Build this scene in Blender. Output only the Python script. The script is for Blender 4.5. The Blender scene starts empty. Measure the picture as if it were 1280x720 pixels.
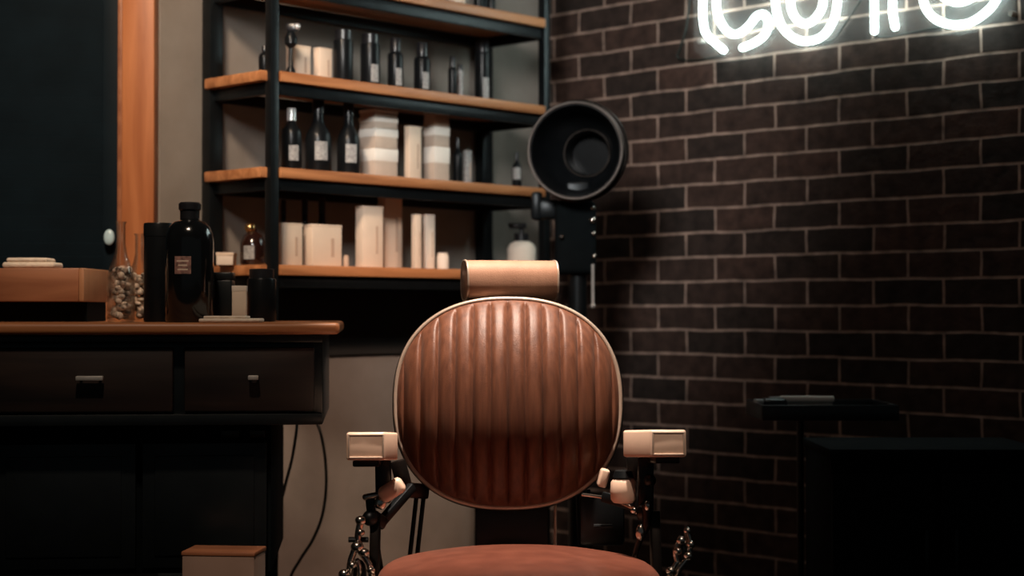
import bpy, bmesh, math, random
from mathutils import Vector, Matrix, Euler
random.seed(7)
C = bpy.context.scene.collection
PI = math.pi
F = 2050.0          # focal length in pixels of a 1280 px wide frame
HZ = 388.0          # horizon row
CAMZ = 1.0

# ------------------------------------------------------------------ helpers
def rad(a): return math.radians(a)
def link(o, parent=None):
    C.objects.link(o)
    if parent is not None: o.parent = parent
    return o
def obj(name, bm, mat, parent=None, smooth=True, loc=None, rot=None):
    me = bpy.data.meshes.new(name)
    bmesh.ops.recalc_face_normals(bm, faces=bm.faces)
    bm.to_mesh(me); bm.free()
    me.materials.append(mat)
    if smooth:
        me.polygons.foreach_set('use_smooth', [True]*len(me.polygons))
        try: me.set_sharp_from_angle(angle=rad(38))
        except Exception: pass
    o = bpy.data.objects.new(name, me)
    link(o, parent)
    if loc: o.location = loc
    if rot: o.rotation_euler = rot
    return o
def thing(name, label, cat, loc=(0,0,0), rotz=0.0, group=None):
    o = bpy.data.objects.new(name, None); C.objects.link(o)
    o.empty_display_size = 0.05
    o.location = loc; o.rotation_euler = (0,0,rotz)
    o['label'] = label; o['category'] = cat
    if group: o['group'] = group
    return o
def tag(o, label, cat, group=None):
    o['label'] = label; o['category'] = cat
    if group: o['group'] = group
    return o
def struct(name, bm, mat, parent=None, **k):
    o = obj(name, bm, mat, parent, **k)
    if parent is None: o['kind'] = 'structure'
    return o
def B(): return bmesh.new()
def box(bm, c, s, bev=0.0, seg=2, M=None):
    """box centred at c with sizes s, bevelled"""
    r = bmesh.ops.create_cube(bm, size=1.0)
    vs = r['verts']
    bmesh.ops.scale(bm, vec=s, verts=vs)
    if bev > 0:
        es = list({e for v in vs for e in v.link_edges})
        n = bmesh.ops.bevel(bm, geom=es, offset=bev, segments=seg, profile=0.5, affect='EDGES')
        vs = list({v for f in n['faces'] for v in f.verts} | {v for v in vs if v.is_valid})
    if M is not None: bmesh.ops.transform(bm, matrix=M, verts=vs)
    bmesh.ops.translate(bm, vec=c, verts=vs)
    return vs
def lathe(bm, prof, n=32, M=None, a0=0.0, a1=2*PI):
    """profile of (r,z) revolved round z"""
    full = abs(a1-a0-2*PI) < 1e-6
    m = n if full else n+1
    rings = []
    for r, z in prof:
        if r < 1e-6 and full:
            rings.append([bm.verts.new((0,0,z))])
        else:
            rings.append([bm.verts.new((r*math.cos(a0+(a1-a0)*i/n), r*math.sin(a0+(a1-a0)*i/n), z)) for i in range(m)])
    for A, Bq in zip(rings, rings[1:]):
        for i in range(n):
            j = (i+1) % m
            if not full and i+1 > n: continue
            if len(A) == 1 and len(Bq) == 1: continue
            if len(A) == 1: bm.faces.new((A[0], Bq[i], Bq[j]))
            elif len(Bq) == 1: bm.faces.new((A[i], A[j], Bq[0]))
            else: bm.faces.new((A[i], A[j], Bq[j], Bq[i]))
    vs = [v for R in rings for v in R]
    if M is not None: bmesh.ops.transform(bm, matrix=M, verts=vs)
    return vs
def smooth_path(pts, k=8, closed=False):
    P = [Vector(p) for p in pts]; out = []
    n = len(P)
    rng = range(n if closed else n-1)
    for i in rng:
        if closed: p0,p1,p2,p3 = P[i-1],P[i],P[(i+1)%n],P[(i+2)%n]
        else: p0,p1,p2,p3 = P[max(i-1,0)],P[i],P[i+1],P[min(i+2,n-1)]
        for j in range(k):
            t = j/k
            out.append(0.5*((2*p1)+(-p0+p2)*t+(2*p0-5*p1+4*p2-p3)*t*t+(-p0+3*p1-3*p2+p3)*t**3))
    if not closed: out.append(P[-1])
    return out
def tube(bm, pts, r, n=10, closed=False, caps=True, round_ends=False):
    P = [Vector(p) for p in pts]
    m = len(P)
    rr = r if isinstance(r, (list, tuple)) else [r]*m
    rings = []; up = None
    for i in range(m):
        if closed: t = (P[(i+1)%m]-P[i-1]).normalized()
        else: t = (P[min(i+1,m-1)]-P[max(i-1,0)]).normalized()
        if up is None:
            up = Vector((0,0,1)) if abs(t.z) < 0.9 else Vector((1,0,0))
        up = (up - t*up.dot(t)).normalized()
        s = t.cross(up)
        rings.append([bm.verts.new(P[i]+(up*math.cos(2*PI*k/n)+s*math.sin(2*PI*k/n))*rr[i]) for k in range(n)])
    L = list(zip(rings, rings[1:])) + ([(rings[-1], rings[0])] if closed else [])
    for A, Bq in L:
        for k in range(n):
            bm.faces.new((A[k], A[(k+1)%n], Bq[(k+1)%n], Bq[k]))
    if not closed and caps:
        for R, q, d in ((rings[0], P[0], (P[0]-P[1]).normalized()), (rings[-1], P[-1], (P[-1]-P[-2]).normalized())):
            if round_ends:
                rad_ = rr[0] if R is rings[0] else rr[-1]
                prev = R
                for h in (0.5, 0.85):
                    new = [bm.verts.new(q + (v.co-q)*math.sqrt(1-h*h) + d*rad_*h) for v in R]
                    for k in range(n): bm.faces.new((prev[k], prev[(k+1)%n], new[(k+1)%n], new[k]))
                    prev = new
                bm.faces.new(prev)
            else: bm.faces.new(R)
def ball(bm, c, r, s=(1,1,1)):
    q = bmesh.ops.create_uvsphere(bm, u_segments=20, v_segments=12, radius=r)
    bmesh.ops.scale(bm, vec=s, verts=q['verts']); bmesh.ops.translate(bm, vec=c, verts=q['verts'])
def rotM(axis, deg): return Matrix.Rotation(rad(deg), 4, axis)
def bar(bm, a, b, w, h, bev=0.002):
    """rectangular bar between two points"""
    a = Vector(a); b = Vector(b); d = b-a
    M = d.to_track_quat('Z', 'Y').to_matrix().to_4x4()
    box(bm, (a+b)/2, (w, h, d.length), bev, 2, M)

# ------------------------------------------------------------------ materials
def nm(name):
    m = bpy.data.materials.new(name); m.use_nodes = True
    nt = m.node_tree; p = nt.nodes['Principled BSDF']
    return m, nt, p
def plain(name, col, rough=0.5, metal=0.0, noise=0.15, scale=30, bump=0.0, coat=0.0, spec=0.5):
    m, nt, p = nm(name)
    N = nt.nodes; L = nt.links
    tc = N.new('ShaderNodeTexCoord'); nz = N.new('ShaderNodeTexNoise')
    nz.inputs['Scale'].default_value = scale; nz.inputs['Detail'].default_value = 4
    L.new(tc.outputs['Object'], nz.inputs['Vector'])
    cr = N.new('ShaderNodeValToRGB')
    cr.color_ramp.elements[0].position = 0.3; cr.color_ramp.elements[1].position = 0.7
    cr.color_ramp.elements[0].color = [c*(1-noise) for c in col]+[1]
    cr.color_ramp.elements[1].color = [min(1, c*(1+noise)) for c in col]+[1]
    L.new(nz.outputs['Fac'], cr.inputs['Fac']); L.new(cr.outputs['Color'], p.inputs['Base Color'])
    p.inputs['Roughness'].default_value = rough; p.inputs['Metallic'].default_value = metal
    p.inputs['Specular IOR Level'].default_value = spec
    if coat: p.inputs['Coat Weight'].default_value = coat; p.inputs['Coat Roughness'].default_value = 0.15
    if bump:
        b = N.new('ShaderNodeBump'); b.inputs['Strength'].default_value = bump; b.inputs['Distance'].default_value = 0.004
        L.new(nz.outputs['Fac'], b.inputs['Height']); L.new(b.outputs['Normal'], p.inputs['Normal'])
    return m
def wood(name, dark, light, axis='X', scale=9.0, rough=0.45):
    m, nt, p = nm(name); N = nt.nodes; L = nt.links
    tc = N.new('ShaderNodeTexCoord'); mp = N.new('ShaderNodeMapping')
    s = {'X': (0.6, scale, scale), 'Y': (scale, 0.6, scale), 'Z': (scale, scale, 0.6)}[axis]
    mp.inputs['Scale'].default_value = s
    L.new(tc.outputs['Object'], mp.inputs['Vector'])
    nz = N.new('ShaderNodeTexNoise'); nz.inputs['Scale'].default_value = 4; nz.inputs['Detail'].default_value = 8
    nz.inputs['Distortion'].default_value = 0.6
    L.new(mp.outputs['Vector'], nz.inputs['Vector'])
    cr = N.new('ShaderNodeValToRGB')
    cr.color_ramp.elements[0].position = 0.32; cr.color_ramp.elements[1].position = 0.68
    cr.color_ramp.elements[0].color = list(dark)+[1]; cr.color_ramp.elements[1].color = list(light)+[1]
    L.new(nz.outputs['Fac'], cr.inputs['Fac']); L.new(cr.outputs['Color'], p.inputs['Base Color'])
    p.inputs['Roughness'].default_value = rough
    b = N.new('ShaderNodeBump'); b.inputs['Strength'].default_value = 0.2; b.inputs['Distance'].default_value = 0.002
    L.new(nz.outputs['Fac'], b.inputs['Height']); L.new(b.outputs['Normal'], p.inputs['Normal'])
    return m

M_black = plain('black steel', (0.012,0.015,0.017), 0.38, 0.6)
M_blackp = plain('black lacquer', (0.008,0.010,0.011), 0.35, 0.0)
M_matte = plain('matte black', (0.004,0.006,0.007), 0.9, 0.0, spec=0.1)
M_gloss = plain('black bottle plastic', (0.006,0.007,0.008), 0.30, 0.0, spec=0.2)
M_shine = plain('very glossy black', (0.006,0.007,0.008), 0.12, 0.0, coat=0.4)
M_cap = plain('black cap plastic', (0.012,0.012,0.014), 0.3)
M_chrome = plain('aged chrome', (0.62,0.56,0.50), 0.22, 1.0, noise=0.25, scale=60)
M_darkmetal = plain('dark bronze metal', (0.045,0.038,0.034), 0.32, 0.9)
M_steel = plain('brushed steel', (0.62,0.58,0.54), 0.35, 0.4)
M_rim = plain('brushed brass trim', (0.55,0.43,0.34), 0.4, 0.4, noise=0.1)
M_cream = plain('cream card', (0.80,0.64,0.50), 0.75, noise=0.05, scale=15)
M_cream2 = plain('pale paper card', (0.86,0.74,0.62), 0.7, noise=0.04, scale=15)
M_white = plain('off white card and glint', (0.92,0.86,0.78), 0.7, noise=0.03)
M_kraft = plain('greyed cream card', (0.60,0.48,0.39), 0.75, noise=0.06)
M_bin = plain('brown card', (0.27,0.18,0.135), 0.85, noise=0.06, scale=12)
M_hoodrim = plain('worn enamel rim', (0.17,0.145,0.13), 0.35, 0.3)
M_tan = plain('tan card', (0.55,0.39,0.29), 0.8, noise=0.06, scale=12)
M_pad = plain('cream lacquered arm pad', (0.80,0.58,0.44), 0.4, noise=0.04, coat=0.3)
M_label = plain('label paper', (0.34,0.33,0.32), 0.6, noise=0.35, scale=160)
M_labelr = plain('label paper with rust print', (0.30,0.16,0.13), 0.6, noise=0.7, scale=120)
M_silver = plain('silver cap', (0.75,0.75,0.74), 0.3, 0.5)
M_rubber = plain('black cable rubber', (0.010,0.013,0.010), 0.5)
M_linen = plain('cream towel cloth', (0.78,0.66,0.54), 0.95, noise=0.08, scale=90, bump=0.5)
M_amber = plain('amber liquid glass', (0.022,0.008,0.006), 0.12, coat=0.6)
M_gold = plain('gold stopper', (0.85,0.55,0.25), 0.25, 1.0)
M_glint = plain('pale blue glint', (0.50,0.70,0.78), 0.2)
M_strip = plain('charcoal strip', (0.030,0.030,0.027), 0.75, noise=0.12, scale=6)
M_shelf = wood('orange pine shelf', (0.30,0.105,0.035), (0.62,0.27,0.11), 'X')
M_counter = wood('counter pine', (0.28,0.09,0.03), (0.52,0.21,0.08), 'X')
M_casing = wood('orange stained casing', (0.40,0.13,0.045), (0.60,0.23,0.09), 'Z', 7)
M_boxwood = wood('brown stained box wood', (0.26,0.09,0.04), (0.42,0.17,0.08), 'X', 7)
M_lit_end = wood('box wood lit end', (0.42,0.19,0.09), (0.58,0.28,0.14), 'Z', 7)
M_drawer = wood('dark walnut drawer', (0.012,0.007,0.006), (0.034,0.019,0.014), 'X', 7, 0.5)
M_shutter = plain('navy shutter paint', (0.005,0.012,0.018), 0.6, noise=0.2, scale=8, spec=0.15)
M_floor = plain('dark floor', (0.05,0.04,0.035), 0.55, noise=0.3, scale=4)
M_ceil = plain('ceiling paint', (0.05,0.05,0.05), 0.9)

def leather(name, c0, c1, rough=0.36, stretch=(3,3,0.8)):
    m, nt, p = nm(name); N = nt.nodes; L = nt.links
    tc = N.new('ShaderNodeTexCoord')
    mp = N.new('ShaderNodeMapping'); mp.inputs['Scale'].default_value = stretch
    L.new(tc.outputs['Object'], mp.inputs['Vector'])
    nz = N.new('ShaderNodeTexNoise'); nz.inputs['Scale'].default_value = 9; nz.inputs['Detail'].default_value = 6
    L.new(mp.outputs['Vector'], nz.inputs['Vector'])
    cr = N.new('ShaderNodeValToRGB')
    cr.color_ramp.elements[0].position = 0.33; cr.color_ramp.elements[1].position = 0.68
    cr.color_ramp.elements[0].color = list(c0)+[1]; cr.color_ramp.elements[1].color = list(c1)+[1]
    L.new(nz.outputs['Fac'], cr.inputs['Fac']); L.new(cr.outputs['Color'], p.inputs['Base Color'])
    vo = N.new('ShaderNodeTexVoronoi'); vo.inputs['Scale'].default_value = 420
    L.new(tc.outputs['Object'], vo.inputs['Vector'])
    b = N.new('ShaderNodeBump'); b.inputs['Strength'].default_value = 0.25; b.inputs['Distance'].default_value = 0.0008
    L.new(vo.outputs['Distance'], b.inputs['Height'])
    b2 = N.new('ShaderNodeBump'); b2.inputs['Strength'].default_value = 0.2; b2.inputs['Distance'].default_value = 0.0015
    L.new(nz.outputs['Fac'], b2.inputs['Height']); L.new(b.outputs['Normal'], b2.inputs['Normal'])
    L.new(b2.outputs['Normal'], p.inputs['Normal'])
    p.inputs['Roughness'].default_value = rough
    p.inputs['Specular IOR Level'].default_value = 0.42
    p.inputs['Sheen Weight'].default_value = 0.06
    p.inputs['Sheen Tint'].default_value = (1.0,0.8,0.7,1)
    return m
M_leather = leather('tan brown leather', (0.095,0.031,0.014), (0.165,0.060,0.029), 0.5, (10,10,0.5))
M_leather_seat = leather('red brown leather', (0.13,0.038,0.022), (0.18,0.056,0.033), 0.32)
M_leather_head = leather('light tan leather', (0.33,0.17,0.105), (0.43,0.235,0.15), 0.6)

def plaster():
    m, nt, p = nm('mottled plaster'); N = nt.nodes; L = nt.links
    tc = N.new('ShaderNodeTexCoord')
    a = N.new('ShaderNodeTexNoise'); a.inputs['Scale'].default_value = 3.2; a.inputs['Detail'].default_value = 8; a.inputs['Roughness'].default_value = 0.6
    L.new(tc.outputs['Object'], a.inputs['Vector'])
    cr = N.new('ShaderNodeValToRGB')
    cr.color_ramp.elements[0].position = 0.3; cr.color_ramp.elements[1].position = 0.7
    cr.color_ramp.elements[0].color = (0.20,0.175,0.15,1); cr.color_ramp.elements[1].color = (0.32,0.285,0.25,1)
    L.new(a.outputs['Fac'], cr.inputs['Fac']); L.new(cr.outputs['Color'], p.inputs['Base Color'])
    p.inputs['Roughness'].default_value = 0.85
    b = N.new('ShaderNodeBump'); b.inputs['Strength'].default_value = 0.3; b.inputs['Distance'].default_value = 0.01
    L.new(a.outputs['Fac'], b.inputs['Height']); L.new(b.outputs['Normal'], p.inputs['Normal'])
    return m
M_plaster = plaster()

BW, RH = 0.2, 0.0677
def brick():
    # object coordinates: x = distance from the corner along the wall, z = height
    m, nt, p = nm('dark brick with brown mortar'); N = nt.nodes; L = nt.links
    tc = N.new('ShaderNodeTexCoord'); sp = N.new('ShaderNodeSeparateXYZ')
    L.new(tc.outputs['Object'], sp.inputs['Vector'])
    nz = N.new('ShaderNodeTexNoise'); nz.inputs['Scale'].default_value = 7; nz.inputs['Detail'].default_value = 3
    L.new(tc.outputs['Object'], nz.inputs['Vector'])
    nsep = N.new('ShaderNodeSeparateColor'); L.new(nz.outputs['Color'], nsep.inputs['Color'])
    def mad(src, mul, add):
        q = N.new('ShaderNodeMath'); q.operation = 'MULTIPLY_ADD'
        L.new(src, q.inputs[0]); q.inputs[1].default_value = mul; q.inputs[2].default_value = add
        return q.outputs[0]
    def addn(a, b):
        q = N.new('ShaderNodeMath'); q.operation = 'ADD'; L.new(a, q.inputs[0]); L.new(b, q.inputs[1]); return q.outputs[0]
    X = addn(mad(sp.outputs['X'], 1.0, -0.816+20*BW), mad(nsep.outputs['Red'], 0.016, -0.008))
    Y = addn(mad(sp.outputs['Z'], 1.0, -1.013+20*RH), mad(nsep.outputs['Green'], 0.010, -0.005))
    cb = N.new('ShaderNodeCombineXYZ'); L.new(X, cb.inputs['X']); L.new(Y, cb.inputs['Y'])
    bt = N.new('ShaderNodeTexBrick')
    L.new(cb.outputs['Vector'], bt.inputs['Vector'])
    bt.inputs['Scale'].default_value = 1.0; bt.inputs['Brick Width'].default_value = BW; bt.inputs['Row Height'].default_value = RH
    bt.inputs['Mortar Size'].default_value = 0.0042; bt.inputs['Mortar Smooth'].default_value = 0.35
    bt.offset = 0.5; bt.offset_frequency = 2
    bt.inputs['Color1'].default_value = (0.034,0.026,0.023,1)
    bt.inputs['Color2'].default_value = (0.080,0.047,0.038,1)
    bt.inputs['Bias'].default_value = -0.1
    bt.inputs['Mortar'].default_value = (0.42,0.31,0.26,1)
    n2 = N.new('ShaderNodeTexNoise'); n2.inputs['Scale'].default_value = 26; n2.inputs['Detail'].default_value = 6
    L.new(tc.outputs['Object'], n2.inputs['Vector'])
    mx = N.new('ShaderNodeMixRGB'); mx.blend_type = 'MULTIPLY'; mx.inputs['Fac'].default_value = 0.75
    cr = N.new('ShaderNodeValToRGB'); cr.color_ramp.elements[0].position = 0.25; cr.color_ramp.elements[1].position = 0.65
    cr.color_ramp.elements[0].color = (0.22,0.22,0.22,1); cr.color_ramp.elements[1].color = (1.3,1.22,1.15,1)
    L.new(n2.outputs['Fac'], cr.inputs['Fac'])
    L.new(bt.outputs['Color'], mx.inputs['Color1']); L.new(cr.outputs['Color'], mx.inputs['Color2'])
    L.new(mx.outputs['Color'], p.inputs['Base Color'])
    p.inputs['Roughness'].default_value = 0.82
    p.inputs['Specular IOR Level'].default_value = 0.25
    inv = N.new('ShaderNodeMath'); inv.operation = 'MULTIPLY_ADD'
    L.new(bt.outputs['Fac'], inv.inputs[0]); inv.inputs[1].default_value = -0.7
    L.new(n2.outputs['Fac'], inv.inputs[2])
    b = N.new('ShaderNodeBump'); b.inputs['Strength'].default_value = 0.6; b.inputs['Distance'].default_value = 0.006
    L.new(inv.outputs[0], b.inputs['Height']); L.new(b.outputs['Normal'], p.inputs['Normal'])
    return m
M_brick = brick()

def glass(name, col, rough=0.03, mix=0.5):
    m, nt, p = nm(name); N = nt.nodes; L = nt.links
    p.inputs['Base Color'].default_value = list(col)+[1]; p.inputs['Roughness'].default_value = rough
    p.inputs['Transmission Weight'].default_value = 1.0; p.inputs['IOR'].default_value = 1.3
    tr = N.new('ShaderNodeBsdfTransparent'); mixn = N.new('ShaderNodeMixShader'); mixn.inputs[0].default_value = mix
    tr.inputs['Color'].default_value = list(col)+[1]
    out = N['Material Output']
    L.new(tr.outputs[0], mixn.inputs[1]); L.new(p.outputs[0], mixn.inputs[2]); L.new(mixn.outputs[0], out.inputs['Surface'])
    return m
M_glass = glass('clear bottle glass', (0.98,0.97,0.95), mix=0.3)
def milky():
    m, nt, p = nm('milky sign acrylic'); N = nt.nodes; L = nt.links
    p.inputs['Base Color'].default_value = (0.8,0.84,0.83,1); p.inputs['Roughness'].default_value = 0.25
    tr = N.new('ShaderNodeBsdfTransparent'); mx = N.new('ShaderNodeMixShader'); mx.inputs[0].default_value = 0.035
    L.new(tr.outputs[0], mx.inputs[1]); L.new(p.outputs[0], mx.inputs[2]); L.new(mx.outputs[0], N['Material Output'].inputs['Surface'])
    return m
M_acrylic = milky()
def petals():
    m, nt, p = nm('dried petals'); N = nt.nodes; L = nt.links
    tc = N.new('ShaderNodeTexCoord'); v = N.new('ShaderNodeTexNoise'); v.inputs['Scale'].default_value = 75; v.inputs['Detail'].default_value = 3
    L.new(tc.outputs['Object'], v.inputs['Vector'])
    cr = N.new('ShaderNodeValToRGB'); cr.color_ramp.elements[0].position = 0.38; cr.color_ramp.elements[1].position = 0.55
    cr.color_ramp.elements[0].color = (0.06,0.04,0.03,1); cr.color_ramp.elements[1].color = (0.85,0.68,0.56,1)
    L.new(v.outputs['Fac'], cr.inputs['Fac']); L.new(cr.outputs['Color'], p.inputs['Base Color'])
    p.inputs['Roughness'].default_value = 0.8
    return m
M_petal = petals()
def emit(name, col, s):
    m, nt, p = nm(name)
    p.inputs['Base Color'].default_value = (0.8,0.8,0.8,1)
    p.inputs['Emission Color'].default_value = list(col)+[1]; p.inputs['Emission Strength'].default_value = s
    return m
M_neon = emit('lit white neon tube', (0.80,1.0,0.96), 10.5)

# ------------------------------------------------------------------ frames
ANG = math.atan2(0.723, 0.691)
e1 = Vector((math.cos(ANG), math.sin(ANG), 0)); ny = Vector((-math.sin(ANG), math.cos(ANG), 0))
Cc = Vector((0.116, 4.96, 0))
def W(x, y, z=0.0): return Cc + e1*x + ny*y + Vector((0,0,z))
def U(px): return (px-640)/F
def rack_x(px, yl):
    """position along the back wall of the thing seen at column px, yl in front of the wall"""
    u = U(px); b = Cc + ny*yl
    return (u*b.y - b.x)/(e1.x - u*e1.y)
def brick_s(px, off=0.0):
    u = U(px); b = Cc - e1*off
    d = -ny
    return (u*b.y - b.x)/(d.x - u*d.y)
def Zof(py, Y): return CAMZ + (HZ-py)/F*Y
def at(px, py, Y): return Vector((U(px)*Y, Y, Zof(py, Y)))

# ------------------------------------------------------------------ room
HT = 2.9
def wall(name, p, q, mat, thick=0.1, z0=0.0, z1=HT):
    """wall whose inner face runs from p to q (room on the right hand side of p->q)"""
    p = Vector(p); q = Vector(q); d = (q-p); Lg = d.length; a = math.atan2(d.y, d.x)
    bm = B(); box(bm, (Lg/2, thick/2, (z0+z1)/2), (Lg, thick, z1-z0))
    return struct(name, bm, mat, loc=(p.x, p.y, 0), rot=(0,0,a), smooth=False)
Lc = W(-1.397, 0)                       # corner of the left wall and the shelf wall
wall('wall_left', (-3.0, 3.95), (Lc.x, Lc.y), M_plaster)
wall('wall_back', (Lc.x, Lc.y), (Cc.x, Cc.y), M_plaster)
bw_end = W(0, -5.2)
wall('wall_right', (Cc.x, Cc.y), (bw_end.x, bw_end.y), M_brick)
wall('wall_side', (-3.0, -1.2), (-3.0, 3.95), M_plaster)
bm = B(); box(bm, (0.5, 2.4, -0.05), (8.4, 7.4, 0.1)); struct('floor', bm, M_floor, smooth=False)
bm = B(); box(bm, (0.5, 2.4, HT+0.05), (8.4, 7.4, 0.1)); struct('ceiling', bm, M_ceil, smooth=False)
# dark strip on the shelf wall
bm = B(); box(bm, (-0.66, -0.008, 0.995), (1.30, 0.014, 0.226), 0.002)
struct('dark_strip_1', bm, M_strip, loc=Cc, rot=(0,0,ANG))

# window with navy shutters, orange casing
win = bpy.data.objects.new('window_1', None); C.objects.link(win); win['kind'] = 'structure'
wy = 3.95; xr = U(192)*3.90; xi = U(151)*3.90
win.location = (xr, wy, 0)
W_W = 1.25
bm = B()
zb, zt = 0.95, 2.35
wd = xr-xi
box(bm, (-wd/2, -0.025, (zb+zt)/2), (wd, 0.05, zt-zb), 0.004)
box(bm, (-W_W+wd/2, -0.025, (zb+zt)/2), (wd, 0.05, zt-zb), 0.004)
box(bm, (-W_W/2, -0.025, zt-wd/2), (W_W-2*wd+0.002, 0.05, wd), 0.004)
box(bm, (-W_W/2, -0.025, zb+wd/2), (W_W-2*wd+0.002, 0.05, wd), 0.004)
obj('window_frame', bm, M_casing, win)
bm = B()
box(bm, (-wd-0.006, -0.022, (zb+zt)/2), (0.012, 0.036, zt-zb-2*wd), 0.002)
obj('inner_bead', bm, M_boxwood, win)
x0, x1 = -W_W+wd, -wd-0.012
zl0, zl1 = zb+wd, zt-wd
mid = (x0+x1)/2
for a, b_ in ((x0, mid-0.002), (mid+0.002, x1)):
    bm = B()
    for xx in (a+0.02, b_-0.02): box(bm, (xx, -0.012, (zl0+zl1)/2), (0.04, 0.02, zl1-zl0), 0.002)
    for zz in (zl0+0.03, zl1-0.03): box(bm, ((a+b_)/2, -0.012, zz), (b_-a-0.08, 0.02, 0.06), 0.002)
    z = zl0+0.085
    while z < zl1-0.07:
        box(bm, ((a+b_)/2, -0.012, z), (b_-a-0.08, 0.004, 0.034), 0.0, M=rotM('X', 14))
        z += 0.032
    box(bm, ((a+b_)/2, -0.003, (zl0+zl1)/2), (b_-a, 0.004, zl1-zl0))
    obj('shutter', bm, M_shutter, win)
p = at(138, 297, 3.92)
bm = B(); ball(bm, (0,0,0), 0.013, (1,0.6,1.5))  # a glint, put in as a small pale blue bead
tube(bm, [(0,0,0),(0,0.028,0)], 0.006)
obj('blue_glint', bm, M_glint, win, loc=(p.x-xr, 3.905-wy, p.z))

# ------------------------------------------------------------------ shelf rack
RX0, RX1 = -1.262, -0.312      # post centres along the wall
RY0, RY1 = -0.262, -0.026      # front and rear post centres
SH = [0.108, 0.338, 0.566, 0.808]
SH = [CAMZ+h for h in SH]
rack = thing('shelving_rack', 'tall black steel rack with orange pine shelves in the corner', 'shelving', Cc, ANG)
for x in (RX0, RX1):
    for y in (RY0, RY1):
        bm = B(); box(bm, (x, y, 1.15), (0.024, 0.024, 2.3) if y == RY0 else (0.040, 0.034, 2.3), 0.002)
        box(bm, (x, y, 0.004), (0.05, 0.036, 0.008), 0.001)
        obj('post', bm, M_black, rack)
for i, z in enumerate(SH + [0.25]):
    bm = B()
    xa, xb = RX0-0.03, RX1+0.012
    box(bm, ((xa+xb)/2, -0.146, z-0.0125), (xb-xa, 0.226, 0.025), 0.003)
    box(bm, ((RX0+RX1)/2, -0.262, z-0.0125), (RX1-RX0-0.026, 0.036, 0.025), 0.003)
    obj('shelf', bm, M_shelf, rack)
    bm = B()
    for y in (RY0+0.004, RY1): box(bm, ((RX0+RX1)/2, y, z-0.04), (RX1-RX0, 0.012, 0.028), 0.001)
    for x in (RX0, RX1): box(bm, (x, (RY0+RY1)/2, z-0.04), (0.016, RY1-RY0-0.012, 0.028), 0.001)
    obj('shelf_rail', bm, M_black, rack)
bm = B()
for x in (RX0, RX1): bar(bm, (x, RY1, 2.28), (x, RY0, 2.28), 0.016, 0.016)
for y in (RY0, RY1): bar(bm, (RX0, y, 2.28), (RX1, y, 2.28), 0.016, 0.016)
obj('top_frame', bm, M_black, rack)

# ------------------------------------------------------------------ bottles, boxes
def bottle_prof(r, h, kind):
    if kind == 'round':   # shouldered bottle with neck
        return [(0,0),(r*0.9,0),(r,0.004),(r,h*0.58),(r*0.93,h*0.65),(r*0.62,h*0.72),(r*0.38,h*0.77),(r*0.36,h*0.84),(0,h*0.84)], 0.80
    if kind == 'long':
        return [(0,0),(r*0.92,0),(r,0.004),(r,h*0.45),(r*0.88,h*0.53),(r*0.55,h*0.62),(r*0.42,h*0.68),(r*0.40,h*0.8),(0,h*0.8)], 0.78
    if kind == 'wide':    # canister
        return [(0,0),(r*0.94,0),(r,0.004),(r,h*0.78),(r*0.96,h*0.81),(r*0.8,h*0.83),(0,h*0.83)], 0.81
    return [(0,0),(r*0.93,0),(r,0.004),(r,h*0.66),(r*0.9,h*0.71),(r*0.66,h*0.74),(r*0.62,h*0.78),(0,h*0.78)], 0.74
def bottle(loc, r, h, kind, label, cat='bottle', group=None, cap=None, lab=None, labpos=(0.18,0.48), toward=None, body=None, name='bottle', labw=0.9):
    t = thing(name, label, cat, loc, 0, group)
    prof, cz = bottle_prof(r, h, kind)
    bm = B(); lathe(bm, prof, 28); obj('body', bm, body or M_gloss, t)
    capm = cap or M_cap
    bm = B()
    rc = {'round': 0.45, 'long': 0.46, 'wide': 0.86, 'mid': 0.68}[kind]*r
    lathe(bm, [(0,h*cz),(rc,h*cz),(rc,h*0.985),(rc*0.9,h),(0,h)], 24)
    obj('cap', bm, capm, t)
    if lab:
        a = math.atan2(-loc[1], -loc[0]) if toward is None else toward
        bm = B()
        lathe(bm, [(r*1.012, h*labpos[0]), (r*1.012, h*labpos[1])], 12, a0=a-labw, a1=a+labw)
        obj('label', bm, lab, t, smooth=True)
    return t
def on_shelf(px0, px1, ytop, si, yl=-0.2):
    """centre, radius, height of a round thing on shelf si"""
    x = rack_x((px0+px1)/2, yl); P = W(x, yl, SH[si])
    r = (px1-px0)/2/F*P.y
    h = Zof(ytop, P.y) - SH[si]
    return P, r, h
def cbox(px0, px1, ytop, si, label, yl=-0.2, mat=None, dep=0.6, bands=0, group=None, name='carton', cat='box', jit=0, ybase=None):
    x = rack_x((px0+px1)/2, yl); P = W(x, yl, SH[si] if ybase is None else ybase)
    tot = (px1-px0)/F*P.y
    w = tot/(0.74+0.68*dep); d = w*dep
    h = Zof(ytop, P.y) - P.z
    t = thing(name, label, cat, P, ANG+rad(jit), group)
    bm = B(); box(bm, (0,0,h/2), (w, d, h), min(0.0025, w*0.08)); obj('body', bm, mat or M_cream, t)
    if bands:      # pale lid over a darker body
        bm = B(); box(bm, (0,0,h-bands*h/2), (w*1.03, d*1.03, bands*h), 0.001); obj('lid', bm, M_white, t)
    else:
        bm = B(); box(bm, (w*0.18,-d/2-0.0004,h*0.45), (w*0.10, 0.0008, h*0.45)); obj('label', bm, M_tan, t, smooth=False)
        bm = B(); box(bm, (0,0,h-0.003), (w*1.015, d*1.015, 0.006), 0.001); obj('lid', bm, mat or M_cream, t)
    return t

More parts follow.
